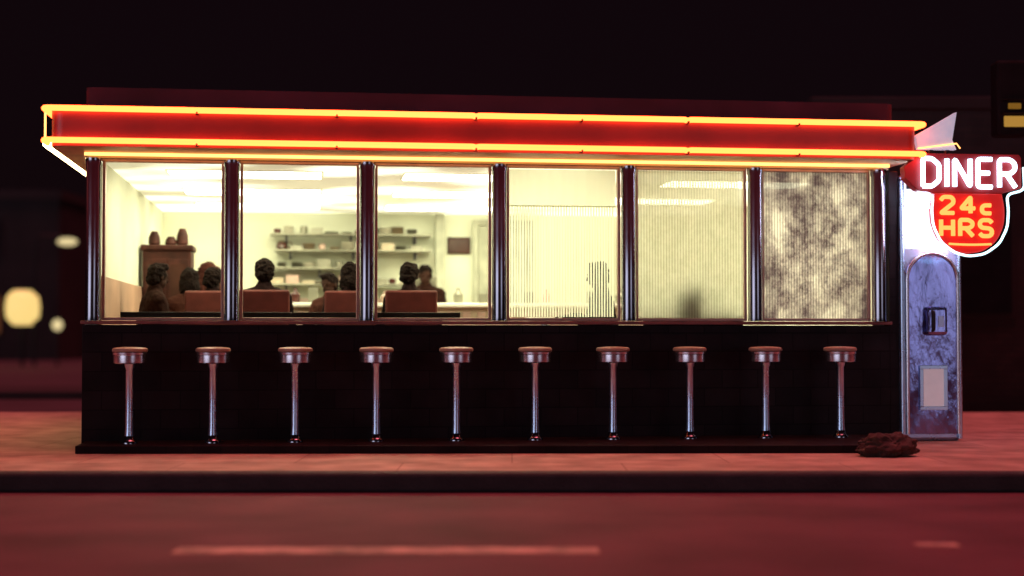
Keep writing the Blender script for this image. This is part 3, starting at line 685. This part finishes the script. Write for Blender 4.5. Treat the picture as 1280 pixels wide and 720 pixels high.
bld(6, 75, 18, 8, 5.2, 'low dark building behind the diner', 4)
B = thing('illuminated_sign', (-16.1, 50, -.12), 0, 'glowing blank yellow box sign on a short pole', 'sign')
bm = bmesh.new(); lathe(bm, [(.3, 1.35), (.52, 1.6), (.55, 1.95), (.5, 2.3), (.3, 2.5)], seg=20); fin(bm, 'light_box', M['lampyellow'], B, smooth=True, bevel=.05)
bm = bmesh.new(); lathe(bm, [(.06, 0), (.05, 1.4)], seg=12); fin(bm, 'pole', M['dark'], B, smooth=True)
bx('cap', M['dark'], B, -.35, .35, -.25, .25, 2.502, 2.56)
G = thing('globe_lamp', (-14.95, 50, -.12), 0, 'small round white globe lamp on a thin post', 'lamp')
bm = bmesh.new(); ell(bm, (0, 0, 1.36), (.17, .17, .19)); fin(bm, 'globe', M['lampwhite'], G, smooth=True)
bm = bmesh.new(); lathe(bm, [(.08, 0), (.04, .1), (.03, 1.17)], seg=12); fin(bm, 'post', M['dark'], G, smooth=True)
SL = thing('street_lamp', (-15.7, 50, -.12), 0, 'tall street lamp with a glowing oval head', 'street lamp')
bm = bmesh.new(); tube(bm, fillet([(0, 0, 0), (0, 0, 4.3), (.85, 0, 4.25)], .5), .06, 10); fin(bm, 'pole', M['dark'], SL, smooth=True)
bm = bmesh.new(); ell(bm, (1.05, 0, 4.10), (.34, .2, .13)); fin(bm, 'lamp_head', M['lampwhite'], SL, smooth=True)
# traffic light
TL = thing('traffic_light', (4.98, 14.0, 0.0), 0, 'dark traffic light with glowing amber lamp on a pole', 'traffic light')
bm = bmesh.new(); tube(bm, [(0, .1, 0), (0, .1, 4.2)], [.07, .055], 14); lathe(bm, [(.14, .001), (.13, .05), (.08, .1)], (0, .1, 0), 16); fin(bm, 'pole', M['housing'], TL, smooth=True)
bm = bmesh.new(); tube(bm, [(0, .1, 3.3), (-.34, .1, 3.3)], .025, 8); tube(bm, [(0, .1, 2.85), (-.34, .1, 2.85)], .025, 8); fin(bm, 'arm', M['housing'], TL, smooth=True)
bx('housing', M['housing'], TL, -.51, -.21, -.05, .16, 2.72, 3.42, bevel=.03)
bx('lamp_lens', M['amberdim'], TL, -.41, -.29, -.066, -.052, 2.965, 3.02, bevel=.012)
bx('lamp_lens', M['amber'], TL, -.45, -.26, -.068, -.052, 2.80, 2.90, bevel=.02)
bx('visor', M['housing'], TL, -.47, -.23, -.13, -.051, 2.915, 2.925, bevel=.002)
bx('visor', M['housing'], TL, -.47, -.23, -.13, -.051, 3.04, 3.05, bevel=.002)

# ------------------------------------------------------------ light
w = bpy.data.worlds.new('World'); sc.world = w; w.use_nodes = True
t = w.node_tree; bg = t.nodes['Background']
sky = t.nodes.new('ShaderNodeTexSky'); sky.sky_type = 'NISHITA'; sky.sun_disc = False
sky.sun_elevation = math.radians(2); sky.sun_rotation = math.radians(180)
mx = t.nodes.new('ShaderNodeMix'); mx.data_type = 'RGBA'; mx.blend_type = 'MIX'; mx.inputs['Factor'].default_value = 0.92
t.links.new(sky.outputs[0], mx.inputs['A']); mx.inputs['B'].default_value = (1.1, 0.34, 0.68, 1)
tc = t.nodes.new('ShaderNodeTexCoord')
def dotv(vec):
    n = t.nodes.new('ShaderNodeVectorMath'); n.operation = 'DOT_PRODUCT'; n.inputs[1].default_value = vec
    t.links.new(tc.outputs['Generated'], n.inputs[0]); return n
def ramp(n, a, b, c=0.0, d=1.0):
    r = t.nodes.new('ShaderNodeMapRange'); r.interpolation_type = 'SMOOTHSTEP'
    r.inputs['From Min'].default_value = a; r.inputs['From Max'].default_value = b; r.inputs['To Min'].default_value = c; r.inputs['To Max'].default_value = d
    t.links.new(n.outputs['Value'], r.inputs['Value']); return r
def mul(a, b):
    m = t.nodes.new('ShaderNodeMath'); m.operation = 'MULTIPLY'; t.links.new(a.outputs[0], m.inputs[0])
    if isinstance(b, float): m.inputs[1].default_value = b
    else: t.links.new(b.outputs[0], m.inputs[1])
    return m
az = ramp(dotv((-.60, -.80, 0)), .91, 1.0); el = ramp(dotv((0, 0, 1)), 0.0, .5, 1.0, 0.0)
az2 = ramp(dotv((.55, -.835, 0)), .97, 1.0, 0.0, 0.5)
ad = t.nodes.new('ShaderNodeMath'); ad.operation = 'ADD'; t.links.new(az.outputs[0], ad.inputs[0]); t.links.new(az2.outputs[0], ad.inputs[1])
g = mul(mul(ad, el), 600.0)  # glow lobes added behind the camera for highlights on the metal
gc = t.nodes.new('ShaderNodeVectorMath'); gc.operation = 'SCALE'; gc.inputs[0].default_value = (.78, .78, .98); t.links.new(g.outputs[0], gc.inputs['Scale'])
sm = t.nodes.new('ShaderNodeVectorMath'); sm.operation = 'ADD'; t.links.new(mx.outputs['Result'], sm.inputs[0]); t.links.new(gc.outputs[0], sm.inputs[1])
t.links.new(sm.outputs[0], bg.inputs['Color']); bg.inputs['Strength'].default_value = 0.0042
sd = bpy.data.lights.new('night_glow', 'SUN'); sd.energy = 2.3; sd.angle = math.radians(40); sd.color = (1.0, 0.19, 0.24)
so = bpy.data.objects.new('night_glow', sd); COL.objects.link(so); so.rotation_euler = (math.radians(0), math.radians(8), 0)
so.location = (0, 20, 15)

cam = bpy.data.cameras.new('camera'); co = bpy.data.objects.new('camera', cam); COL.objects.link(co)
cam.sensor_width = 36; cam.lens = 36*1900/1280; cam.clip_end = 1500
co.location = (0, 0, .875); co.rotation_euler = (math.radians(90)+math.atan(60/1900), 0, 0)
cam.dof.use_dof = True; cam.dof.focus_distance = 11.9; cam.dof.aperture_fstop = 0.6
sc.camera = co
sc.view_settings.view_transform = 'Standard'; sc.view_settings.look = 'None'; sc.view_settings.exposure = 0
